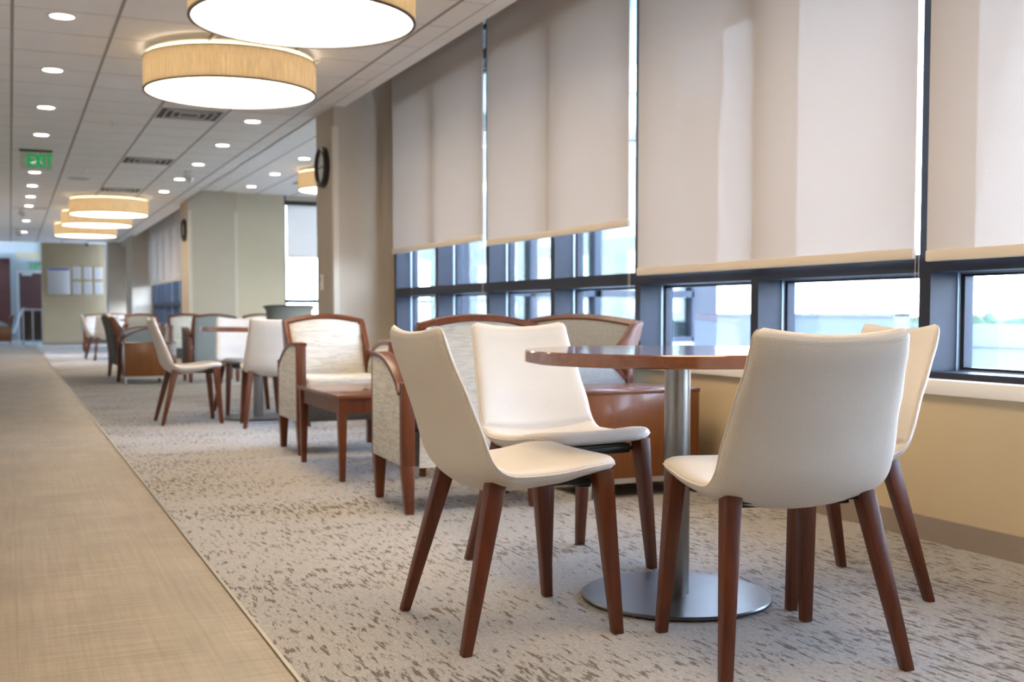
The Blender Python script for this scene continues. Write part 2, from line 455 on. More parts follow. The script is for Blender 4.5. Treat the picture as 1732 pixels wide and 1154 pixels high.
# windows (each module its own)
def window(n, y, last=False, x0=XW, y_w=MOD):
    f = MB()
    f.box(x0, 3.36, y, y + .058, .60, 3.05)                                # mullion
    f.box(x0, 3.36, y + .058, y + y_w, .60, .636)                          # bottom rail
    f.box(x0, 3.335, y + .058, y + y_w, 1.012, 1.078)                      # transom
    f.box(x0 + .02, 3.335, y + .058, y + y_w, 2.715, 2.785)                # header transom
    if last: f.box(x0, 3.36, y + y_w, y + y_w + .058, .60, 3.05)
    for z0, z1 in ((.636, 1.012), (1.078, 2.715), (2.785, 3.05)):          # dark glazing stop round the glass
        a, b = y + .058, y + y_w
        f.box(3.328, 3.372, a, a + .014, z0, z1).box(3.328, 3.372, b - .022, b, z0, z1)
        f.box(3.329, 3.371, a + .013, b - .021, z0, z0 + .014).box(3.329, 3.371, a + .013, b - .021, z1 - .014, z1)
    o = struct(f'window_{n}', f, 'mullion_metal')
    st = MB()
    for z0, z1 in ((.636, 1.012), (1.078, 2.715)):
        st.box(3.316, 3.328, y + .058, y + .062, z0, z1).box(3.310, 3.33, y + y_w - .004, y + y_w, z0, z1).box(3.318, 3.328, y + .058, y + y_w, z0, z0 + .004).box(3.318, 3.328, y + .058, y + y_w, z1 - .005, z1)
    struct('window_bead', st, 'jamb_metal', o)
    for z0, z1 in ((.645, 1.003), (1.087, 2.707), (2.792, 3.04)):
        struct('window_pane', MB().box(XG, XG + .008, y + .066, y + y_w - .01, z0, z1), 'glass_clear', o)
    return o
n = 1
for i in range(NR, NL - 1, -1):
    window(n, Y0 + MOD * i, last=(i == NR)); n += 1
for i in range(7):
    window(n, 20.0 + 1.19 * i, y_w=1.19, last=(i == 6)); n += 1
struct('wall_right_far', MB().box(3.135, 3.40, 19.86, 28.5, 0, .557), 'tan_wall')
struct('trim_9', MB().box(3.105, 3.36, 19.86, 28.4, .557, .612, .004), 'sill_white')

# alcove facade (faces the camera side) and its outer wall of windows
def alcove_window(n, ax, a0, a1, fixed, col0=.05, shade_z=None, mats='glass_green'):
    """one curtain-wall bay; ax 'X' runs along X at Y=fixed, 'Y' runs along Y at X=fixed"""
    def bx(mb, a, b, t0, t1, z0, z1):
        if ax == 'X': mb.box(a, b, fixed + t0, fixed + t1, z0, z1)
        else: mb.box(fixed + t0, fixed + t1, a, b, z0, z1)
    f = MB()
    bx(f, a0, a0 + col0, -.02, .13, .55, 3.2); bx(f, a1 - .03, a1, -.02, .13, .55, 3.2)
    bx(f, a0, a1, -.02, .13, .545, .60); bx(f, a0, a1, -.02, .13, 1.03, 1.10); bx(f, a0, a1, -.02, .13, 2.70, 2.77)
    o = struct(f'window_{n}', f, 'mullion_metal')
    for z0, z1 in ((.60, 1.03), (1.10, 2.70), (2.77, 3.2)):
        p = MB(); bx(p, a0 + col0, a1 - .03, .05, .058, z0, z1); struct('window_pane', p, mats, o)
    return o
YF = 10.42
xs = [3.42, 4.15, 4.9, 5.65, 6.4, 6.86]
for a, b in zip(xs, xs[1:]): alcove_window(n, 'X', a, b, YF); n += 1
struct('wall_alcove_corner', MB().box(6.86, 7.16, YF - .02, YF + .3, -1, 3.3), 'mullion_metal')
struct('wall_alcove_base', MB().box(3.4, 7.16, YF - .01, YF + .14, -8, .55).box(7.02, 7.18, YF, 19.3, -8, .55).box(3.4, 7.2, YF - .04, YF + .14, 3.2, 4.6).box(7.02, 7.2, YF, 19.3, 2.86, 4.6), 'coping')
struct('wall_alcove_pier', MB().box(7.02, 7.18, 12.43, 13.0, .55, 2.9).box(7.02, 7.18, 15.05, 15.4, .55, 2.9).box(7.02, 7.18, 17.4, 17.85, .55, 2.9).box(7.02, 7.18, 19.0, 19.3, .55, 2.9), 'cream_wall')
for a, b in ((10.72, 12.43), (13.0, 15.05), (15.4, 17.4), (17.85, 19.0)): alcove_window(n, 'Y', a, b, 7.04, mats='glass_smoke'); n += 1
for a, b in ((4.29, 5.55), (5.55, 7.0)): alcove_window(n, 'X', a, b, 19.06, .03, mats='glass_clear'); n += 1

# ------------------------------------------------------------------ outside
struct('ground', MB().box(-60, 260, -220, 220, -9.2, -9), 'outdoor_ground')
struct('roof_eave', MB().box(3.42, 4.62, -6, 10.3, 2.85, 3.1).box(3.42, 4.62, 19.4, 29, 2.85, 3.1), 'eave_white')
pw = MB().box(14, 14.35, 15.0, 34, -9, .855).box(13.97, 14.38, 15.0, 34, .80, .86)
tag(pw.build('parapet_wall', 'concrete', None, False), 'tall pale concrete parapet wall outside the windows, level with the horizon', 'parapet wall')
pw = MB().box(14.8, 15.15, -12, 15.6, -9, .665).box(14.77, 15.18, -12, 15.6, .30, .325)
tag(pw.build('parapet_wall', 'concrete_low', None, False), 'lower smooth concrete parapet wall outside, in front of the distant trees', 'parapet wall')
t = MB()
for i in range(150):
    y = -60 + i * 1.9 + random.uniform(-1, 1); h = random.uniform(.25, 1.0)
    g = bmesh.ops.create_icosphere(t.b, subdivisions=2, radius=1.)
    rx = random.uniform(1.6, 3.2); rz = random.uniform(2.5, 5)
    for v in g['verts']:
        k = 1 + .18 * math.sin(v.co.x * 7 + i) * math.sin(v.co.z * 9 + i * 2)
        v.co = Vector((118 + random.uniform(-.4, .4) + v.co.x * rx * k + (i % 3) * 3, y + v.co.y * rx * k, h - rz + v.co.z * rz * k))
tag(t.build('treeline', 'leaves', None, True), 'distant line of green trees on the horizon', 'trees', None, 'stuff')

# ------------------------------------------------------------------ roller shades
SHG = 'roller shades on the long window wall'
def shade(y0, y1, zb, label, x=3.14, chain=None, group=SHG, flip=False):
    o = thing('roller_shade', label, 'roller shade', (x, (y0 + y1) / 2, zb), 0, group)
    h = (y1 - y0) / 2; top = 3.0 - zb
    rows = []
    c = MB()
    ny, nz = 24, 10
    for j in range(nz + 1):
        z = .035 + (top - .035) * j / nz
        rows.append([Vector((.0025 * math.sin(i * .9 + y0) * (1 - j / nz), -h + 2 * h * i / ny, z)) for i in range(ny + 1)])
    c.grid(rows); c.build('shade_cloth', 'shade', o)
    MB().box(-.010, .010, -h, h, 0, .042, .006).build('hem_bar', 'hem', o)
    MB().cyl((.03, -h, top), (.03, h, top), .03, 20).build('roller_tube', 'white_plastic', o)
    if chain is not None:
        cb = MB(); zt = top; zl = chain - zb
        for yy in (-h - .016, -h - .034):
            prof = []; k = 0; z = zl
            while z < zt:
                prof += [(.0012, z), (.0023, z + .004)]; z += .008
            cb.lathe(prof, 5, (-.012, yy, 0))
        cb.build('bead_chain', 'bead_metal', o)
    return o
shade(7.515, 9.60, 1.384, 'narrowest-looking beige roller shade, hanging beside the pillar with the clock', chain=.80)
shade(5.415, 7.44, 1.338, 'beige roller shade raised highest above the grey loveseat, second from the pillar', chain=.84)
shade(3.262, 5.318, 1.062, 'wide beige roller shade with three daylight stripes, hanging behind the round table', chain=.83)
shade(1.15, 3.20, 1.05, 'beige roller shade at the edge of the view, behind the chair nearest the sill', chain=None)
for k in range(1): shade(.05 - 2.134 * k, 1.08 - 2.134 * k, 1.05, 'beige roller shade further along the window wall behind the viewpoint', group='roller shades behind the viewpoint')
shade(20.02, 24.2, 1.52, 'pale roller shade in the far window bay beyond the second clock, nearer half', group='roller shades in the far bay')
shade(24.25, 28.35, 1.52, 'pale roller shade in the far window bay beyond the second clock, farther half', group='roller shades in the far bay')
def alcove_shade(a0, a1, ax, fixed, zb, label, group):
    o = thing('roller_shade', label, 'roller shade', (0, 0, 0), 0, group)
    c = MB(); rows = []
    for j in range(3):
        z = zb + (2.70 - zb) * j / 2
        rows.append([Vector((a, fixed, z) if ax == 'X' else (fixed, a, z)) for a in (a0, (a0 + a1) / 2, a1)])
    c.grid(rows).build('shade_cloth', 'shade', o)
    b = MB()
    if ax == 'X': b.box(a0, a1, fixed - .008, fixed + .008, zb - .02, zb + .01, .003)
    else: b.box(fixed - .008, fixed + .008, a0, a1, zb - .02, zb + .01, .003)
    b.build('hem_bar', 'hem', o)
alcove_shade(4.32, 5.53, 'X', 19.0, 1.82, 'bluish roller shade half down in the end window of the alcove', 'roller shades in the alcove')
alcove_shade(5.57, 6.95, 'X', 19.0, 1.82, 'roller shade in the second end window of the alcove, hidden by the pillar', 'roller shades in the alcove')
AL = ['over the window by the corner column', 'over the second window from the corner column', 'over the third window from the corner column', 'over the window by the end wall']
for (a, b), q in zip(((10.75, 12.4), (13.03, 15.0), (15.42, 17.38), (17.88, 18.98)), AL):
    alcove_shade(a, b, 'Y', 6.98, 1.645, 'alcove roller shade ' + q + ', seen through the facade glass', 'roller shades in the alcove')

# ------------------------------------------------------------------ lamps
CAN = []
def downlight(x, y, z, label, group):
    if not CAN:
        t = thing('downlight', label, 'ceiling light', (x, y, z), 0, group)
        MB().lathe([(.070, -.001), (.072, -.006), (.092, -.006), (.095, -.002), (.095, .004), (.070, .004)], 32, close=True).build('trim_ring', 'white_plastic', t)
        MB().lathe([(0, -.0015), (.0705, -.0015), (.0705, .003), (0, .003)], 32).build('lens', 'can_light', t)
        CAN.append(t); return t
    return dup(CAN[0], (x, y, z), 0, label, group)
OR = ['first', 'second', 'third', 'fourth', 'fifth', 'sixth', 'seventh', 'eighth', 'ninth', 'tenth', 'eleventh', 'twelfth']
G1 = 'recessed downlights over the walkway'
for i, y in enumerate([7.63, 9.33, 11.03, 12.73, 16.13, 17.83, 19.5, 21.2, 24.6, 28.0]):
    downlight(.335, y, ZC, f'round recessed downlight over the walkway, {OR[i]} visible from the near end of its row', G1)
for y in [5.93, 4.23, 2.53, .83, -.87, -2.57]: downlight(.335, y, ZC, 'round recessed downlight over the walkway, ahead of the visible row', 'recessed downlights above the viewpoint')
G2 = 'recessed downlights beside the drum lamps'
for i, y in enumerate([11.02, 12.70, 14.45, 16.14, 17.87]):
    downlight(2.185, y, ZC, f'round recessed downlight between the vents and the ceiling edge, {OR[i]} beyond the drum lamps', G2)
G3 = 'recessed downlights in the alcove'
for i, y in enumerate([14.42, 16.18, 17.92]):
    downlight(3.52, y, ZA, f'round recessed downlight in the raised alcove ceiling, {OR[i]} from the clock pillar', G3)
for x, y in ((5.2, 12.5), (5.2, 15), (5.2, 17.3)): downlight(x, y, ZA, 'unseen recessed downlight added for warm light deep inside the alcove', 'downlights added for warm light deep in the alcove')  # unseen downlights added to bring warm light into the alcove
for y in (-2, 1.5, 5, 8.5, 12, 15.5, 19, 22.5, 26, 29.5): downlight(-1.0, y, ZC, 'unseen recessed downlight added for fill along the hidden side of the walkway', 'downlights added for fill on the hidden side')  # unseen row added to brighten the room from its hidden side
for x, y in ((-.6, 34), (1.8, 34.5), (.5, 35.5), (-1.2, 37), (1.6, 37.5)): downlight(x, y, 3.3, 'round recessed downlight in the far lobby ceiling', 'recessed downlights in the lobby')

DR = []
def drum(x, y, label, group, z=2.425, zc=ZC):
    if not DR:
        t = thing('drum_pendant', label, 'pendant lamp', (x, y, z), 0, group)
        # linen drum with its own UVs for vertical slubs
        bm = MB(); n = 96; r0, r1, h = .600, .596, .215
        bm.lathe([(r0, 0), (r0, h), (r1, h), (r1, 0)], n, close=True)
        uvl = bm.b.loops.layers.uv.new('UVMap')
        for f in bm.b.faces:
            for lp in f.loops:
                a = math.atan2(lp.vert.co.y, lp.vert.co.x) / (2 * PI)
                c = f.calc_center_median(); ac = math.atan2(c.y, c.x) / (2 * PI)
                if a - ac > .5: a -= 1
                if ac - a > .5: a += 1
                lp[uvl].uv = (a * 1.0, lp.vert.co.z)
        bm.build('shade', 'lamp_linen', t)
        MB().lathe([(.6035, -.004), (.6035, .006), (.586, .006), (.586, -.004)], 96, close=True).build('bottom_rim', 'dark_trim', t)
        MB().lathe([(.6025, h - .003), (.6025, h + .002), (.594, h + .002), (.594, h - .003)], 96, close=True).build('top_rim', 'dark_trim', t)
        MB().lathe([(0, .004), (.588, .004), (.588, .008), (0, .008)], 96).build('diffuser', 'drum_light', t)
        MB().lathe([(.582, h - .01), (.582, h + .034), (.576, h + .034), (.576, h - .01)], 96, close=True).build('upper_ring', 'lamp_acrylic', t)
        MB().lathe([(0, h + .028), (.577, h + .028), (.577, h + .032), (0, h + .032)], 64).build('added_spill_cover', 'spill_cover_mat', t)  # unseen disc added to limit the light spilling up onto the ceiling
        MB().tube([(.47 * math.cos(2 * PI * k / 64), .47 * math.sin(2 * PI * k / 64), .13) for k in range(64)], .014, 8, True).build('lamp_tube', 'drum_bulb', t)
        MB().box(-.58, .58, -.012, .012, .10, .115).box(-.012, .012, -.58, .58, .10, .115).build('spider', 'white_plastic', t)
        for k in range(3):
            a = 2 * PI * k / 3 + 1.15 + PI
            c0 = Vector((.575 * math.cos(a), .575 * math.sin(a), h + .02))
            MB().cyl(c0, c0 + Vector((.075, -.12, ZC - 2.425 - h - .02)), .008, 10).build('hanger_rod', 'white_plastic', t)
        DR.append(t); return t
    return dup(DR[0], (x, y, z), 0, label, group)
GD = 'round linen drum pendants along the ceiling'
drum(1.475, 8.20, 'large round linen drum pendant lamp, fully visible one nearest the clock pillar', GD)
drum(1.475, 6.03, 'large round linen drum pendant lamp cut off by the top of the view', GD)
drum(1.475, 3.88, 'round linen drum pendant lamp above the table, out of view', 'drum pendants above the viewpoint')
drum(1.475, 1.75, 'round linen drum pendant lamp above the nearest chairs, out of view', 'drum pendants above the viewpoint')
drum(-1.15, 1.7, 'unseen drum pendant lamp added for warm light over the hidden side of the walkway', 'drum pendants added for light on the hidden side')  # out-of-view drum added to throw warm light on the nearest chair back
drum(1.475, 19.0, 'small-looking distant linen drum pendant, topmost of the far cluster of three', GD)
drum(1.455, 21.4, 'distant linen drum pendant lamp in the middle of the far cluster of three', GD)
drum(1.44, 24.4, 'farthest linen drum pendant lamp, lowest of the far cluster of three', GD)
drum(4.15, 12.4, 'drum pendant lamp added for warm light in the alcove, hidden by the near pillar', 'unseen drum pendants added to warm the alcove', z=2.43 + ZA - ZC)  # hidden drum added to warm the alcove walls
drum(5.9, 14.2, 'unseen drum pendant lamp added for warm light deep inside the alcove', 'unseen drum pendants added to warm the alcove', z=2.43 + ZA - ZC)  # second unseen drum added for the same warm alcove light
drum(4.28, 15.4, 'linen drum pendant lamp in the alcove, half hidden behind the clock pillar', GD, z=2.43 + ZA - ZC)

# air vents
VT = []
def vent(x, y, z, label):
    if not VT:
        t = thing('air_vent', label, 'air vent', (x, y, z), 0, 'square ceiling air diffusers')
        f = MB(); s = .285
        for a in (s, .215, .15, .085):
            w = .022 if a == s else .010
            for q in (-1, 1):
                f.box(-a, a, q * a - w / 2, q * a + w / 2, -.014 if a != s else -.006, .002).box(q * a - w / 2, q * a + w / 2, -a, a, -.014 if a != s else -.006, .002)
        f.build('frame', 'vent_white', t)
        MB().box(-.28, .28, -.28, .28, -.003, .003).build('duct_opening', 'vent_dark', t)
        VT.append(t); return t
    return dup(VT[0], (x, y, z), 0, label, 'square ceiling air diffusers')
vent(1.57, 10.88, ZC, 'square ceiling air vent just beyond the fully visible drum lamp')
vent(1.57, 14.37, ZC, 'square ceiling air vent, second one beyond the drum lamps')
vent(1.55, 17.90, ZC, 'square ceiling air vent just in front of the far cluster of drum lamps')
vent(4.3, 17.0, ZA, 'square ceiling air vent in the alcove above the partly hidden drum lamp')
def slot(y, label):
    t = thing('slot_diffuser', label, 'air vent', (.355, y, ZC), 0, 'slot diffusers over the far walkway')
    MB().box(-.29, .29, -.05, -.032, -.008, .002).box(-.29, .29, .032, .05, -.008, .002).box(-.29, .29, -.006, .006, -.008, .002).build('frame', 'vent_white', t)
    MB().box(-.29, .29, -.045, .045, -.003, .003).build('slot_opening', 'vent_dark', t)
slot(21.6, 'dark linear slot diffuser across the walkway ceiling, nearer of two')
slot(26.8, 'dark linear slot diffuser across the walkway ceiling, farther of two')
SP = []
def sprinkler(x, y, label):
    if not SP:
        t = thing('ceiling_sprinkler', label, 'sprinkler', (x, y, ZC), 0, 'ceiling sprinkler heads')
        MB().lathe([(0, -.006), (.030, -.006), (.036, .0), (0, .001)], 20).build('escutcheon', 'white_plastic', t)
        MB().cyl((0, 0, -.045), (0, 0, -.005), .007, 10).cyl((-.012, 0, -.04), (-.012, 0, -.01), .003, 8).cyl((.012, 0, -.04), (.012, 0, -.01), .003, 8).build('stem', 'white_plastic', t)
        MB().lathe([(0, -.049), (.024, -.049), (.024, -.045), (0, -.045)], 20).build('deflector', 'white_plastic', t)
        SP.append(t); return t
    return dup(SP[0], (x, y, ZC), 0, label, 'ceiling sprinkler heads')
sprinkler(.955, 8.16, 'small white sprinkler head beside the fully visible drum lamp')
sprinkler(.945, 11.56, 'small white sprinkler head further along, level with the first vent')
sprinkler(.93, 15.5, 'small white sprinkler head just before the round ceiling speaker')
t = thing('ceiling_speaker', 'flat round white speaker grille in the walkway ceiling', 'speaker', (.905, 16.65, ZC))
MB().lathe([(.135, -.004), (.15, -.004), (.15, .002), (.135, .002)], 32, close=True).build('rim', 'vent_white', t)
MB().lathe([(0, -.003), (.136, -.003), (.136, .001), (0, .001)], 32).build('grille', 'grid_soft', t)
def spot(x, y, label):
    t = thing('track_spotlight', label, 'spotlight', (x, y, ZC), 0, 'adjustable ceiling spotlights')
    MB().lathe([(0, -.012), (.055, -.012), (.058, .0), (0, .001)], 24).build('canopy', 'vent_white', t)
    MB().cyl((0, 0, -.05), (0, 0, -.01), .01, 10).build('stem', 'vent_white', t)
    MB().cyl((-.04, 0, -.06), (.05, -.05, -.115), .035, 16, .045).build('lamp_head', 'vent_white', t)
spot(2.17, 15.25, 'small dark adjustable spotlight hanging between two downlights')
spot(.23, 21.9, 'small adjustable spotlight over the walkway near the slot diffuser')
spot(.2, 27.3, 'small adjustable spotlight at the far end of the walkway')
t = thing('ceiling_camera', 'small dark dome camera at the ceiling above the notice wall', 'security camera', (1.9, 31.7, ZC))
MB().lathe([(0, -.02), (.075, -.02), (.08, 0), (0, .001)], 24).build('housing', 'vent_white', t)
MB().lathe([(0, -.09), (.03, -.085), (.055, -.06), (.062, -.02), (0, -.02)], 24).build('dome', 'vent_dark', t)

# exit signs
def exit_sign(x, y, z, w, h, zc, label):
    t = thing('exit_sign', label, 'exit sign', (x, y, z), 0, 'green exit signs')
    pn = MB().box(-w / 2, w / 2, -.004, .004, 0, h).build('panel', 'glass_sign', t)
    MB().box(-w / 2 - .01, w / 2 + .01, -.02, .02, h, h + .02).build('bracket', 'dark_trim', t)
    MB().cyl((0, 0, h + .02), (0, 0, max(zc - z, h + .03)), .012, 10).build('stem', 'vent_white', t)
    lt = MB(); lh = h * .76; z0 = h * .12; st = lh * .17; lw = lh * .42; x0 = -w * .27; gp = lh * .10
    def bar(a, b, c, d): lt.box(x0 + a, x0 + b, -.0075, -.004, z0 + c, z0 + d)
    bar(0, st, 0, lh)                                     # E
    for c in (0, lh / 2 - st / 2, lh - st): bar(0, lw, c, c + st)
    ex = lw + gp                                          # X
    for q in (0, 1):
        a, b = (ex, ex + lw) if q == 0 else (ex + lw, ex)
        lt.prism([(x0 + a - st * .55, z0), (x0 + a + st * .55, z0), (x0 + b + st * .55, z0 + lh), (x0 + b - st * .55, z0 + lh)], -.0076 - .0002 * q, -.004, 'Y')
    ix = ex + lw + gp; bar(ix, ix + st, 0, lh)            # I
    tx = ix + st + gp; bar(tx, tx + lw, lh - st, lh); bar(tx + lw / 2 - st / 2, tx + lw / 2 + st / 2, 0, lh)   # T
    cx = -w * .44; m = z0 + lh / 2; q = lh * .20          # chevron
    lt.prism([(cx, m), (cx + q, m + q), (cx + q * 1.5, m + q), (cx + q * .5, m), (cx + q * 1.5, m - q), (cx + q, m - q)], -.0075, -.004, 'Y')
    lt.build('lettering', 'exit_green', pn, False)
exit_sign(.305, 13.9, 2.49, .33, .20, ZC, 'green lettered EXIT sign with an arrow, hanging from the walkway ceiling')
exit_sign(.70, 37.4, 2.18, .36, .22, 3.3, 'distant green EXIT sign hanging in front of the lobby door')

# ------------------------------------------------------------------ wall things
def clock(y, z, label):
    t = thing('wall_clock', label, 'clock', (2.69, y, z), 0, 'round black wall clocks')
    MB().lathe([(.155, -.004), (.155, -.045), (.165, -.055), (.180, -.05), (.186, -.03), (.186, 0)], 64, axis='X', close=True).build('rim', 'black_rim', t)
    fc = MB().lathe([(0, -.022), (.157, -.022), (.157, -.018), (0, -.018)], 64, axis='X').build('clock_face', 'clock_face', t)
    tk = MB()
    for k in range(12):
        a = k * PI / 6; l0 = .118 if k % 3 else .108
        tk.beam((-.024, l0 * math.sin(a), l0 * math.cos(a)), (-.024, .14 * math.sin(a), .14 * math.cos(a) + 1e-4), .002, .008, .002, .008, (1, 0, 0), 0) if abs(math.cos(a)) > .1 else tk.box(-.025, -.023, min(l0 * math.sin(a), .14 * math.sin(a)), max(l0 * math.sin(a), .14 * math.sin(a)), -.004, .004)
    tk.build('hour_marks', 'black_rim', fc)
    MB().box(-.029, -.027, -.10, .02, -.005, .005).build('hour_hand', 'black_rim', fc)
    MB().box(-.032, -.030, -.02, .125, -.003, .003).cyl((-.033, 0, 0), (-.024, 0, 0), .009).build('minute_hand', 'black_rim', fc)
clock(10.25, 2.21, 'round black-rimmed wall clock on the near pillar')
clock(19.28, 2.24, 'round black-rimmed wall clock on the distant pillar beyond the alcove')
t = thing('wall_thermostat', 'slim white thermostat plate on the near pillar below the clock', 'thermostat', (2.69, 10.34, 1.075))
th = MB().box(-.022, 0, -.03, .03, 0, .145, .004).build('housing', 'white_plastic', t)
MB().box(-.024, -.02, -.02, .02, .085, .125).build('display', 'holder_clear', th)
t = thing('notice_sign', 'large white framed notice with a blue heading on the far wall', 'poster', (1.198, 31.995, 1.36))
sh = MB().box(-.277, .277, -.012, 0, 0, .70, .002).build('sheet', 'paper_white', t)
MB().box(-.262, .262, -.014, -.011, .635, .69).build('heading_band', 'header_blue', sh)
b = MB()
for k in range(13):
    b.box(-.235, -.02 if k % 4 else -.08, -.0135, -.0115, .575 - k * .042, .583 - k * .042).box(.02, .235 if k % 3 else .16, -.0135, -.0115, .575 - k * .042, .583 - k * .042)
b.build('text_lines', 'grey_text', sh)
PP = ['upper row, nearest the big notice', 'upper row, middle', 'upper row, farthest from the big notice', 'lower row, nearest the big notice', 'lower row, middle', 'lower row, farthest from the big notice']
k = 0
for z in (1.775, 1.375):
    for x in (1.637, 1.911, 2.177):
        t = thing('wall_notice', 'small white paper notice on the far wall, ' + PP[k], 'notice', (x, 31.995, z), 0, 'six small paper notices'); k += 1
        MB().box(-.105, .105, -.006, 0, -.01, .31, .002).build('holder', 'holder_clear', t)
        sh = MB().box(-.093, .093, -.009, -.005, 0, .295).build('sheet', 'paper_white', t)
        b = MB()
        for j in range(8): b.box(-.075, .075 if j % 3 else .03, -.0102, -.0085, .255 - j * .03, .260 - j * .03)
        b.build('text_lines', 'grey_text', sh)

# ------------------------------------------------------------------ dining chair
def shell_profile():
    pts = [(-.292, .824), (-.280, .780), (-.262, .730), (-.240, .675), (-.217, .615), (-.197, .560), (-.181, .512), (-.166, .478), (-.143, .453), (-.112, .440), (-.07, .437),
           (-.01, .438), (.05, .443), (.11, .452), (.165, .457), (.200, .452), (.216, .440)]
    pts = [(y + .016, z - .009 * max(0, z - .5) / .32) for y, z in pts]
    c = crom(pts, 8)
    L = [0]
    for a, b in zip(c, c[1:]): L.append(L[-1] + math.dist(a, b))
    V = [0, .003, .006, .010, .015, .021, .028] + [.036 + (.93 - .036) * i / 52 for i in range(53)] + [.945, .958, .969, .978, .986, .993, 1.]
    V = sorted([v for v in V if not .455 < v < .52] + [.458, .467, .474, .479, .483, .487, .491, .495, .500, .507, .516])
    out = []
    for vv in V:
        s = L[-1] * vv
        for k in range(len(c) - 1):
            if L[k + 1] >= s - 1e-9:
                f = (s - L[k]) / max(L[k + 1] - L[k], 1e-9)
                out.append((c[k][0] + (c[k + 1][0] - c[k][0]) * f, c[k][1] + (c[k + 1][1] - c[k][1]) * f, vv)); break
    return out, L[-1]
def make_shell():
    prof, Ltot = shell_profile(); N = len(prof) - 1
    W = [(0, .174), (.006, .187), (.014, .1945), (.026, .1985), (.045, .1995), (.10, .203), (.25, .216), (.42, .229), (.52, .2325), (.62, .232), (.80, .232), (.88, .231), (.925, .225), (.955, .212), (.975, .193), (.99, .168), (1, .140)]
    BOW = [(0, .014), (.12, .022), (.30, .030), (.46, .040), (.55, .040), (.75, .030), (.90, .010), (1, .0)]
    TH = [(0, .003), (.006, .010), (.02, .0145), (.06, .0180), (.40, .0185), (.5, .019), (.60, .0235), (.85, .0235), (.955, .022), (.98, .016), (.993, .009), (1, .003)]
    US = [-1, -.988, -.955, -.90, -.80, -.62, -.42, -.21, 0, .21, .42, .62, .80, .90, .955, .988, 1]
    rows = []; uvs = []; stitch = ([], [])
    for i, (y, z, v) in enumerate(prof):
        a = prof[max(i - 1, 0)]; b = prof[min(i + 1, N)]
        tx, tz = b[0] - a[0], b[1] - a[1]; l = math.hypot(tx, tz); tx /= l; tz /= l
        ny, nz = -tz, tx          # inner normal: towards the sitter / up
        if nz < 0 and ny < 0: ny, nz = -ny, -nz
        if i == 0: pass
        w = lerp_tab(W, v); bow = lerp_tab(BOW, v); th = lerp_tab(TH, v)
        tw = max(0, 1 - v / .10); crease = math.exp(-((v - .487) / .011) ** 2) * .013
        ring = []; uvr = []
        # inner side, u from -1 to 1, then outer side back
        for side in (1, -1):
            us = US if side > 0 else US[-2:0:-1]
            for k, u in enumerate(us):
                au = abs(u); e = (1 - au ** 11) ** .5 if au < 1 else 0
                off = side * th * e
                off -= bow * (1 - u * u) ** 1.0
                if side > 0: off -= crease * e
                x = w * (u if au < 1 else u)
                cy, cz = y + ny * off, z + nz * off
                cz += .013 * (u * u - .55) * tw
                ring.append(Vector((x, cy, cz))); uvr.append((u * w, v * Ltot))
        rows.append(ring); uvs.append(uvr)
        for sgn, lst in ((-1, stitch[0]), (1, stitch[1])):
            u = .985; e = (1 - u ** 5) ** .5
            off = th * (.18 + .82 * e) * -.1 - bow * (1 - u * u)
            if 2 <= i <= N - 1: lst.append(Vector((sgn * (w * 1.0 + .0002), y + ny * (th * .02 - bow * 0), z + nz * (th * .02) + .013 * .45 * tw)))
    nring = len(rows[0])
    bm = bmesh.new(); uvl = bm.loops.layers.uv.new('UVMap')
    vs = [[bm.verts.new(p) for p in r] for r in rows]
    cut = max(i for i in range(N) if prof[i][2] < .487)
    def addf(idx, uvi, sel):
        f = bm.faces.new([vs[i][k] for i, k in idx]); f.material_index = sel
        for lp, (i, k) in zip(f.loops, uvi): lp[uvl].uv = uvs[i][k]
        return f
    for i in range(N):
        for k in range(nring):
            j = (k + 1) % nring
            ii = [(i, k), (i, j), (i + 1, j), (i + 1, k)]
            addf(ii, ii, 0 if i < cut else 1)
    for end, sel in ((0, 0), (N, 1)):
        h = len(US)                       # ring: US forward on the inner side, back on the outer side
        for k in range(h - 1):
            a0, a1 = k, k + 1
            b1 = (nring - a1) % nring if a1 < h - 1 else None
            b0 = (nring - a0) % nring if a0 > 0 else None
            q = [(end, a0), (end, a1)] + ([(end, b1)] if b1 is not None else []) + ([(end, b0)] if b0 is not None else [])
            if len(q) >= 3: addf(q, q, sel)
    bmesh.ops.recalc_face_normals(bm, faces=bm.faces[:])
    bm.normal_update()
    nrm = {v.index if False else tuple(round(c, 6) for c in v.co): v.normal.copy() for v in bm.verts}
    parts = []
    for sel, nm in ((0, 'backrest'), (1, 'seat')):
        b2 = bm.copy()
        bmesh.ops.delete(b2, geom=[f for f in b2.faces if f.material_index != sel], context='FACES')
        for f in b2.faces: f.material_index = 0; f.smooth = True
        me = bpy.data.meshes.new(nm); b2.to_mesh(me); b2.free()
        me.materials.append(M['white_leather'])
        me.normals_split_custom_set_from_vertices([nrm[tuple(round(c, 6) for c in v.co)] for v in me.vertices])
        parts.append(me)
    bm.free()
    return parts, stitch
_parts, _stitch = make_shell()
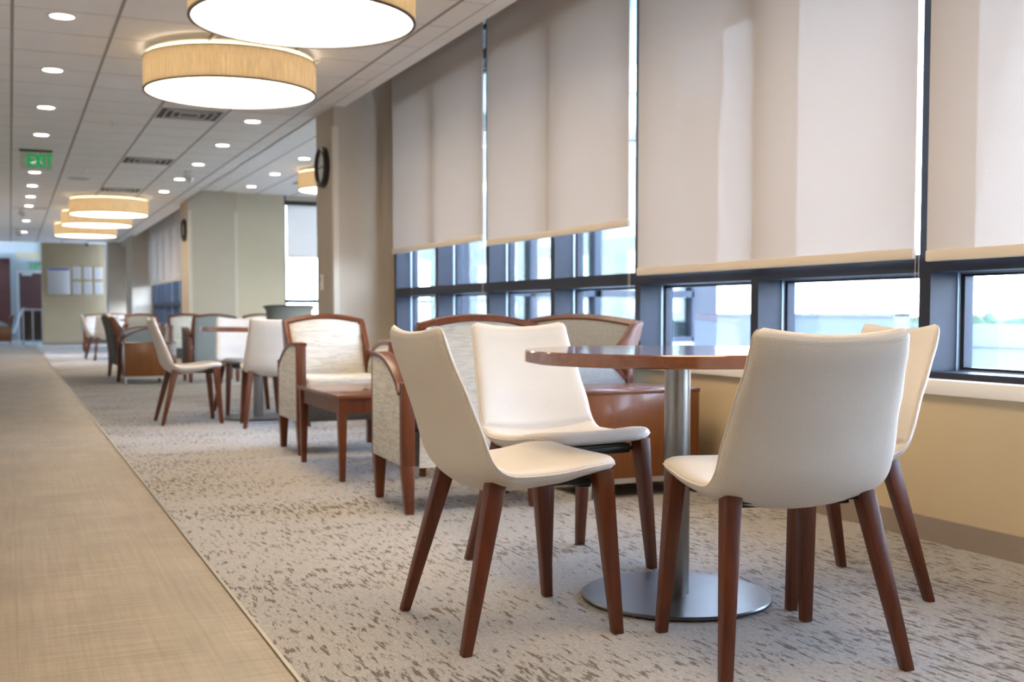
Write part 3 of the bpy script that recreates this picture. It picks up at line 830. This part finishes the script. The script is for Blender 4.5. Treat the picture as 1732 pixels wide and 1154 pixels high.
def make_chair(label, group):
    t = thing('dining_chair', label, 'chair', (0, 0, 0), 0, group)
    for me in _parts:
        o = bpy.data.objects.new(me.name, me); COL.objects.link(o); o.parent = t
    for s in _stitch: MB().tube(s, .0024, 6).build('piping', 'white_leather', t)
    MB().box(-.165, .165, -.13, .175, .398, .413, .004).box(-.03, .03, -.12, .16, .385, .40, .004).box(-.15, .15, -.105, -.07, .385, .4, .003).box(-.16, .16, .13, .165, .388, .42, .003).build('seat_plate', 'black_plastic', t)
    for sx in (-1, 1):
        MB().beam((sx * .236, -.228, 0), (sx * .176, -.120, .423), .030, .026, .042, .050, (1, 0, 0), .004).build('leg', 'leg_wood', t)
        MB().beam((sx * .214, .216, 0), (sx * .190, .180, .438), .030, .028, .044, .052, (1, 0, 0), .004).build('leg', 'leg_wood', t)
    return t
GA = 'white chairs at the near round table'; GB = 'white chairs at the second round table'; GC = 'white chairs at the far round table'
ch = make_chair('white upholstered chair nearest the walkway, side view with four dark legs in view', GA)
ch.location = (1.245, 2.785, .004); ch.rotation_euler = (0, 0, R(-90))
dup(ch, (1.700, 3.369, .004), R(188), 'white upholstered chair facing the viewer behind the near round table', GA)
dup(ch, (1.748, 2.283, .004), R(-9.8), 'white upholstered chair seen squarely from behind, in front of the near round table', GA)
dup(ch, (2.278, 2.748, .004), R(81.3), 'white upholstered chair between the near round table and the window sill', GA)
dup(ch, (1.265, 9.01, .004), R(-90), 'white chair in side view at the second round table, nearest the walkway', GB)
dup(ch, (1.85, 9.70, .004), R(182), 'white chair facing the viewer behind the second round table', GB)
dup(ch, (1.822, 8.52, .004), R(-5), 'white chair seen from behind at the second round table, beside the cream armchair', GB)
dup(ch, (2.33, 9.1, .004), R(86), 'white chair at the second round table, mostly hidden behind the cream armchair', GB)
dup(ch, (1.50, 22.4, .004), R(-90), 'white chair in side view at the far round table, edge of its back catching light', GC)
dup(ch, (1.62, 21.65, .004), R(-3), 'white chair seen from behind at the far round table', GC)
dup(ch, (2.60, 22.4, .004), R(90), 'white chair on the window side of the far round table', GC)

# ------------------------------------------------------------------ round tables
def make_table(label):
    t = thing('round_table', label, 'table', (0, 0, 0), 0, 'round cafe tables with steel bases')
    MB().lathe([(0, .708), (.452, .708), (.457, .712), (.457, .741), (.454, .745), (0, .745)], 96).build('tabletop', 'top_wood', t)
    MB().lathe([(0, .702), (.17, .702), (.17, .708), (0, .708)], 32).build('mounting_plate', 'metal_satin', t)
    MB().lathe([(0, .012), (.0385, .012), (.0385, .703), (0, .703)], 40).build('column', 'metal_satin', t)
    MB().lathe([(0, 0), (.262, 0), (.283, .006), (.283, .011), (.278, .0145), (0, .0155)], 96).build('base_plate', 'metal_plate', t, True, 12)
    return t
tb = make_table('round wooden table on a steel column among the four nearest chairs'); tb.location = (1.81, 2.83, .004)
dup(tb, (1.83, 9.12, .004), 0, 'second round wooden table, partly hidden behind the cream armchair')
dup(tb, (2.05, 22.35, .004), 0, 'far round wooden table among distant white chairs')

# ------------------------------------------------------------------ lounge seating
CAP = crom([(.262, .662), (.20, .664), (.12, .662), (.04, .650), (-.04, .626), (-.11, .594), (-.17, .556), (-.215, .510)], 5)
def make_lounge(width, fab, outer, label, cat, name, group):
    hw = width / 2
    t = thing(name, label, cat, (0, 0, 0), 0, group)
    for s in (-1, 1):
        x0, x1 = sorted((s * (hw - .062), s * hw))
        # upholstered side panel under the arm cap
        poly = [(-.222, .205), (.238, .205)] + [(min(y, .238), z - .006) for y, z in CAP if y > -.222]
        MB().prism(poly, x0, x1, 'X', .007).build('arm_panel', fab, t)
        # curved wooden arm cap
        rows = []
        for i, (y, z) in enumerate(CAP):
            a = CAP[max(i - 1, 0)]; b = CAP[min(i + 1, len(CAP) - 1)]
            d = Vector((b[0] - a[0], b[1] - a[1])).normalized(); nn = Vector((-d.y, d.x))
            if nn.y < 0: nn = -nn
            xa, xb = x0 - .003, x1 + .003
            lo = Vector((y, z)) - nn * .008; hi = Vector((y, z)) + nn * .014
            rows.append([Vector((xa, lo.x, lo.y)), Vector((xb, lo.x, lo.y)), Vector((xb, hi.x, hi.y - .003)), Vector((xb - .006, hi.x, hi.y)), Vector((xa + .006, hi.x, hi.y)), Vector((xa, hi.x, hi.y - .003))])
        MB().grid(rows, closed_u=True).build('arm_cap', 'frame_wood', t)
        xc = s * (hw - .031)
        # front post / leg, tapering below the panel
        lg = MB(); lg.box(xc - .029, xc + .029, .236, .264, .20, .660, .003)
        lg.beam((xc, .236, 0), (xc, .234, .207), .034, .034, .056, .056, (1, 0, 0), .003); lg.build('leg', 'frame_wood', t)
        lg = MB(); lg.beam((xc - s * .004, -.252, 0), (xc, -.232, .215), .036, .036, .056, .058, (1, 0, 0), .003)
        lg.box(xc - .029, xc + .029, -.262, -.222, .205, .56, .003); lg.build('leg', 'frame_wood', t)
    # back frame: two fin-shaped stiles and an arched top rail
    fr = MB()
    fin = crom([(-.352, .808), (-.335, .735), (-.312, .660), (-.288, .58), (-.268, .50), (-.258, .40)], 4) + \
          [(-.215, .40)] + crom([(-.205, .48), (-.170, .555), (-.158, .61), (-.185, .665), (-.235, .725), (-.285, .800)], 4)
    for s in (-1, 1):
        xa, xb = sorted((s * (hw - .084), s * (hw - .052))); fr.prism(fin, xa, xb, 'X', .004)
    n = 24; rows = []
    arch = lambda u: .800 + .036 * (1 - u * u)
    for i in range(n + 1):
        u = -1 + 2 * i / n; x = u * (hw - .056); z = arch(u)
        rows.append([Vector((x, -.354, z - .014)), Vector((x, -.350, z + .010)), Vector((x, -.300, z + .014)), Vector((x, -.288, z - .008)), Vector((x, -.296, z - .020))])
    fr.grid(rows, closed_u=True); fr.build('back_frame', 'frame_wood', t)
    # upholstered back: inner cushion bulges, outer panel runs down to the seat rail
    def back(name, front, mat):
        b = MB(); rows = []; nu = 20
        for i in range(nu + 1):
            u = -1 + 2 * i / nu; x = u * (hw - .082); e = (1 - abs(u) ** 6) ** .5 if abs(u) < 1 else 0
            zt = arch(u) - .016; ring = []
            if front:
                ctrl = [(-.318, zt), (-.285 + .010 * e, zt - .010), (-.255 + .022 * e, zt - .09), (-.232 + .028 * e, .66), (-.205 + .026 * e, .56), (-.180 + .02 * e, .46), (-.20, .40), (-.262, .42), (-.282, .56), (-.305, .68)]
            else:
                ctrl = [(-.340 - .004 * e, zt), (-.322, zt), (-.29, .62), (-.262, .45), (-.240, .20), (-.246 - .004 * e, .195), (-.268 - .010 * e, .40), (-.298 - .012 * e, .60), (-.322 - .010 * e, .72)]
            ring = [Vector((x, y, z)) for y, z in ctrl]; rows.append(ring)
        b.grid(rows, closed_u=True); return b.build(name, mat, t, True, 60)
    back('backrest', True, fab); back('back_panel', False, outer)
    # seat
    s = MB(); s.box(-(hw - .064), hw - .064, -.215, .255, .345, .468, .028, 4); s.build('seat', fab, t, True, 60)
    MB().box(-(hw - .064), hw - .064, .205, .232, .20, .35, .004).box(-(hw - .064), hw - .064, -.235, -.215, .2, .35, .004).box(-(hw - .064), hw - .064, -.22, .21, .30, .345).build('seat_rail', 'dark_fabric', t)
    return t
GE = 'upholstered armchairs with wooden arms'; GF = 'upholstered loveseats with wooden arms'
# cream pair with the coffee table between
arm_c = make_lounge(.64, 'cream_fabric', 'cream_fabric', 'cream armchair with wooden frame facing the viewer across the low table', 'armchair', 'armchair', GE)
arm_c.location = (1.865, 6.84, .004); arm_c.rotation_euler = (0, 0, R(180))
dup(arm_c, (1.825, 4.705, .004), R(-3), 'cream armchair seen from behind, between the low table and the nearest chairs', GE)
arm_g = make_lounge(.64, 'grey_fabric', 'grey_fabric', 'blue-grey armchair seen from behind, beyond the second round table', 'armchair', 'armchair', GE)
arm_g.location = (2.30, 14.40, .004); arm_g.rotation_euler = (0, 0, 0)
dup(arm_c, (2.40, 16.95, .004), R(180), 'distant cream armchair facing the viewer behind the blue-grey armchair', GE)
dup(arm_g, (2.00, 19.3, .004), R(180), 'distant grey armchair facing the viewer, beyond the dark-backed loveseat', GE)
dup(arm_c, (3.50, 16.9, .004), R(180), 'distant cream armchair in the alcove, beside the grey tub chair', GE)
lov = make_lounge(1.44, 'grey_fabric', 'grey_fabric', 'grey loveseat with wooden side panel under the windows, behind the near round table', 'loveseat', 'loveseat', GF)
lov.location = (2.705, 5.78, .004); lov.rotation_euler = (0, 0, R(90))
lov2 = make_lounge(1.44, 'grey_fabric', 'dark_fabric', 'loveseat with a dark grey outer back beside the walkway', 'loveseat', 'loveseat', GF)
lov2.location = (1.46, 15.32, .004); lov2.rotation_euler = (0, 0, R(-90))
lov3 = make_lounge(1.30, 'cream_fabric', 'cream_fabric', 'far cream loveseat with a wooden top rail behind the far white chairs', 'loveseat', 'loveseat', GF)
lov3.location = (2.09, 26.2, .004); lov3.rotation_euler = (0, 0, R(180))
# coffee table
t = thing('coffee_table', 'low rectangular dark wood table between the two cream armchairs', 'coffee table', (1.735, 5.895, .004))
MB().box(-.245, .245, -.435, .435, .420, .441, .003).build('tabletop', 'table_wood', t)
MB().box(-.225, .225, -.415, -.395, .345, .421).box(-.225, .225, .395, .415, .345, .421).box(-.225, -.205, -.4, .4, .345, .421).box(.205, .225, -.4, .4, .345, .421).build('apron', 'frame_wood', t)
for sx in (-1, 1):
    for sy in (-1, 1):
        lg = MB(); lg.box(sx * .214 - .022, sx * .214 + .022, sy * .404 - .022, sy * .404 + .022, .34, .421)
        lg.beam((sx * .216, sy * .406, 0), (sx * .214, sy * .404, .345), .028, .028, .044, .044, (1, 0, 0), .002); lg.build('leg', 'frame_wood', t)
# block tables
def make_block(label):
    t = thing('block_table', label, 'side table', (0, 0, 0), 0, 'solid wood block side tables on metal frames')
    MB().box(-.30, .30, 0, .45, .092, .482, .002).build('cabinet_box', 'block_wood', t)
    MB().box(-.303, .303, -.003, .453, .480, .500, .002).build('tabletop', 'table_wood', t)
    b = MB().box(-.30, .30, .0, .022, .068, .092).box(-.30, .30, .428, .45, .068, .092).box(-.30, -.278, .0, .45, .068, .092).box(.278, .30, 0, .45, .068, .092)
    b.build('base_frame', 'metal_leg', t)
    for x in (-.289, .289):
        for y in (.011, .439): MB().box(x - .012, x + .012, y - .012, y + .012, 0, .07, .001).build('foot', 'metal_leg', t)
    return t
bk = make_block('solid brown wood block table on metal feet in front of the window loveseat'); bk.location = (2.675, 4.46, .004)
dup(bk, (1.54, 14.1, .004), 0, 'brown wood block table beside the dark-backed loveseat near the walkway')
# tub chair in the alcove
t = thing('tub_chair', 'high-backed grey tub chair with a dark flared rim in the alcove', 'tub chair', (3.43, 15.0, .004))
rows = []; rim = []
for i in range(41):
    a = R(180 + 8) + R(164) * i / 40 + 0.0
    ca, sa = math.cos(a), math.sin(a)
    f = abs(i - 20) / 20
    top = .955 - .02 * f ** 4
    ring = []
    for r, z in ((.30, .12), (.308, .5), (.312, top - .10), (.318, top - .045), (.352, top), (.340, top + .006), (.30, top - .03), (.275, top - .1), (.265, .5), (.26, .12)):
        ring.append(Vector((r * ca, r * sa * .95, z)))
    rows.append(ring); rim.append(Vector((.356 * ca, .356 * sa * .95, top)))
MB().grid(rows, closed_u=True).build('shell', 'tub_grey', t)
MB().tube(rim, .012, 8).build('rim', 'dark_trim', t)
MB().lathe([(0, .28), (.22, .28), (.258, .32), (.258, .40), (.23, .44), (0, .45)], 32).build('seat', 'tub_grey', t)
MB().lathe([(0, 0), (.24, 0), (.25, .02), (.25, .28), (0, .28)], 32).build('base', 'dark_trim', t)

# lobby things
lb = make_lounge(.72, 'blue_cushion', 'dark_fabric', 'distant lounge chair with a blue-grey seat beside the lobby railing', 'armchair', 'armchair', GE)
lb.location = (-.25, 33.8, .003); lb.rotation_euler = (0, 0, R(90))
dup(bk, (-.27, 32.95, .003), 0, 'distant dark wood block table in front of the lobby lounge chair')
t = thing('glass_railing', 'glass guard railing with steel posts in front of the lobby door', 'railing', (0, 33.2, .003))
for x in (.32, .56, .80, 1.04): MB().box(x - .02, x + .02, -.02, .02, 0, .93, .003).build('post', 'rail_metal', t)
MB().cyl((.28, 0, .95), (1.3, 0, .95), .025, 12).build('top_rail', 'rail_metal', t)
MB().cyl((.30, 0, .95), (.08, -.9, .30), .025, 12).build('stair_rail', 'rail_metal', t)
for x in (.34, .58, .82): MB().box(x, x + .2, -.006, .006, .08, .88).build('glass_panel', 'glass_green', t)

# ------------------------------------------------------------------ light, camera
w = bpy.data.worlds.new('overcast_sky'); sc.world = w; w.use_nodes = True
nt = w.node_tree; nt.nodes.clear()
out = nt.nodes.new('ShaderNodeOutputWorld'); bg = nt.nodes.new('ShaderNodeBackground')
tc = nt.nodes.new('ShaderNodeTexCoord'); sp = nt.nodes.new('ShaderNodeSeparateXYZ'); cr = nt.nodes.new('ShaderNodeValToRGB')
nt.links.new(tc.outputs['Generated'], sp.inputs[0]); nt.links.new(sp.outputs['Z'], cr.inputs[0])
cr.color_ramp.elements[0].position = 0.; cr.color_ramp.elements[0].color = (.68, .81, 1., 1)
cr.color_ramp.elements[1].position = .55; cr.color_ramp.elements[1].color = (.34, .48, .75, 1)
nt.links.new(cr.outputs[0], bg.inputs[0]); bg.inputs[1].default_value = 24.
nt.links.new(bg.outputs[0], out.inputs[0])

F_PX = 1890.; TILT = .05
yaw = math.atan(849 * math.cos(TILT) / F_PX)
cam = bpy.data.cameras.new('camera'); co = bpy.data.objects.new('camera', cam); COL.objects.link(co)
cam.sensor_width = 36.; cam.sensor_fit = 'HORIZONTAL'; cam.lens = F_PX * 36 / 1732
co.location = (0, 0, .857); co.rotation_euler = (PI / 2 - TILT, 0, -yaw)
cam.shift_y = (530 + F_PX * math.tan(TILT) - 577) / 1732
cam.dof.use_dof = True; cam.dof.focus_distance = 3.0; cam.dof.aperture_fstop = 4.0
cam.clip_end = 500
sc.camera = co
sc.view_settings.view_transform = 'Standard'; sc.view_settings.look = 'None'
sc.view_settings.exposure = .90; sc.view_settings.gamma = 1.; sc.view_settings.use_curve_mapping = False
sc.cycles.transparent_max_bounces = 24
sc.cycles.sample_clamp_indirect = 6.
sc.cycles.use_denoising = True
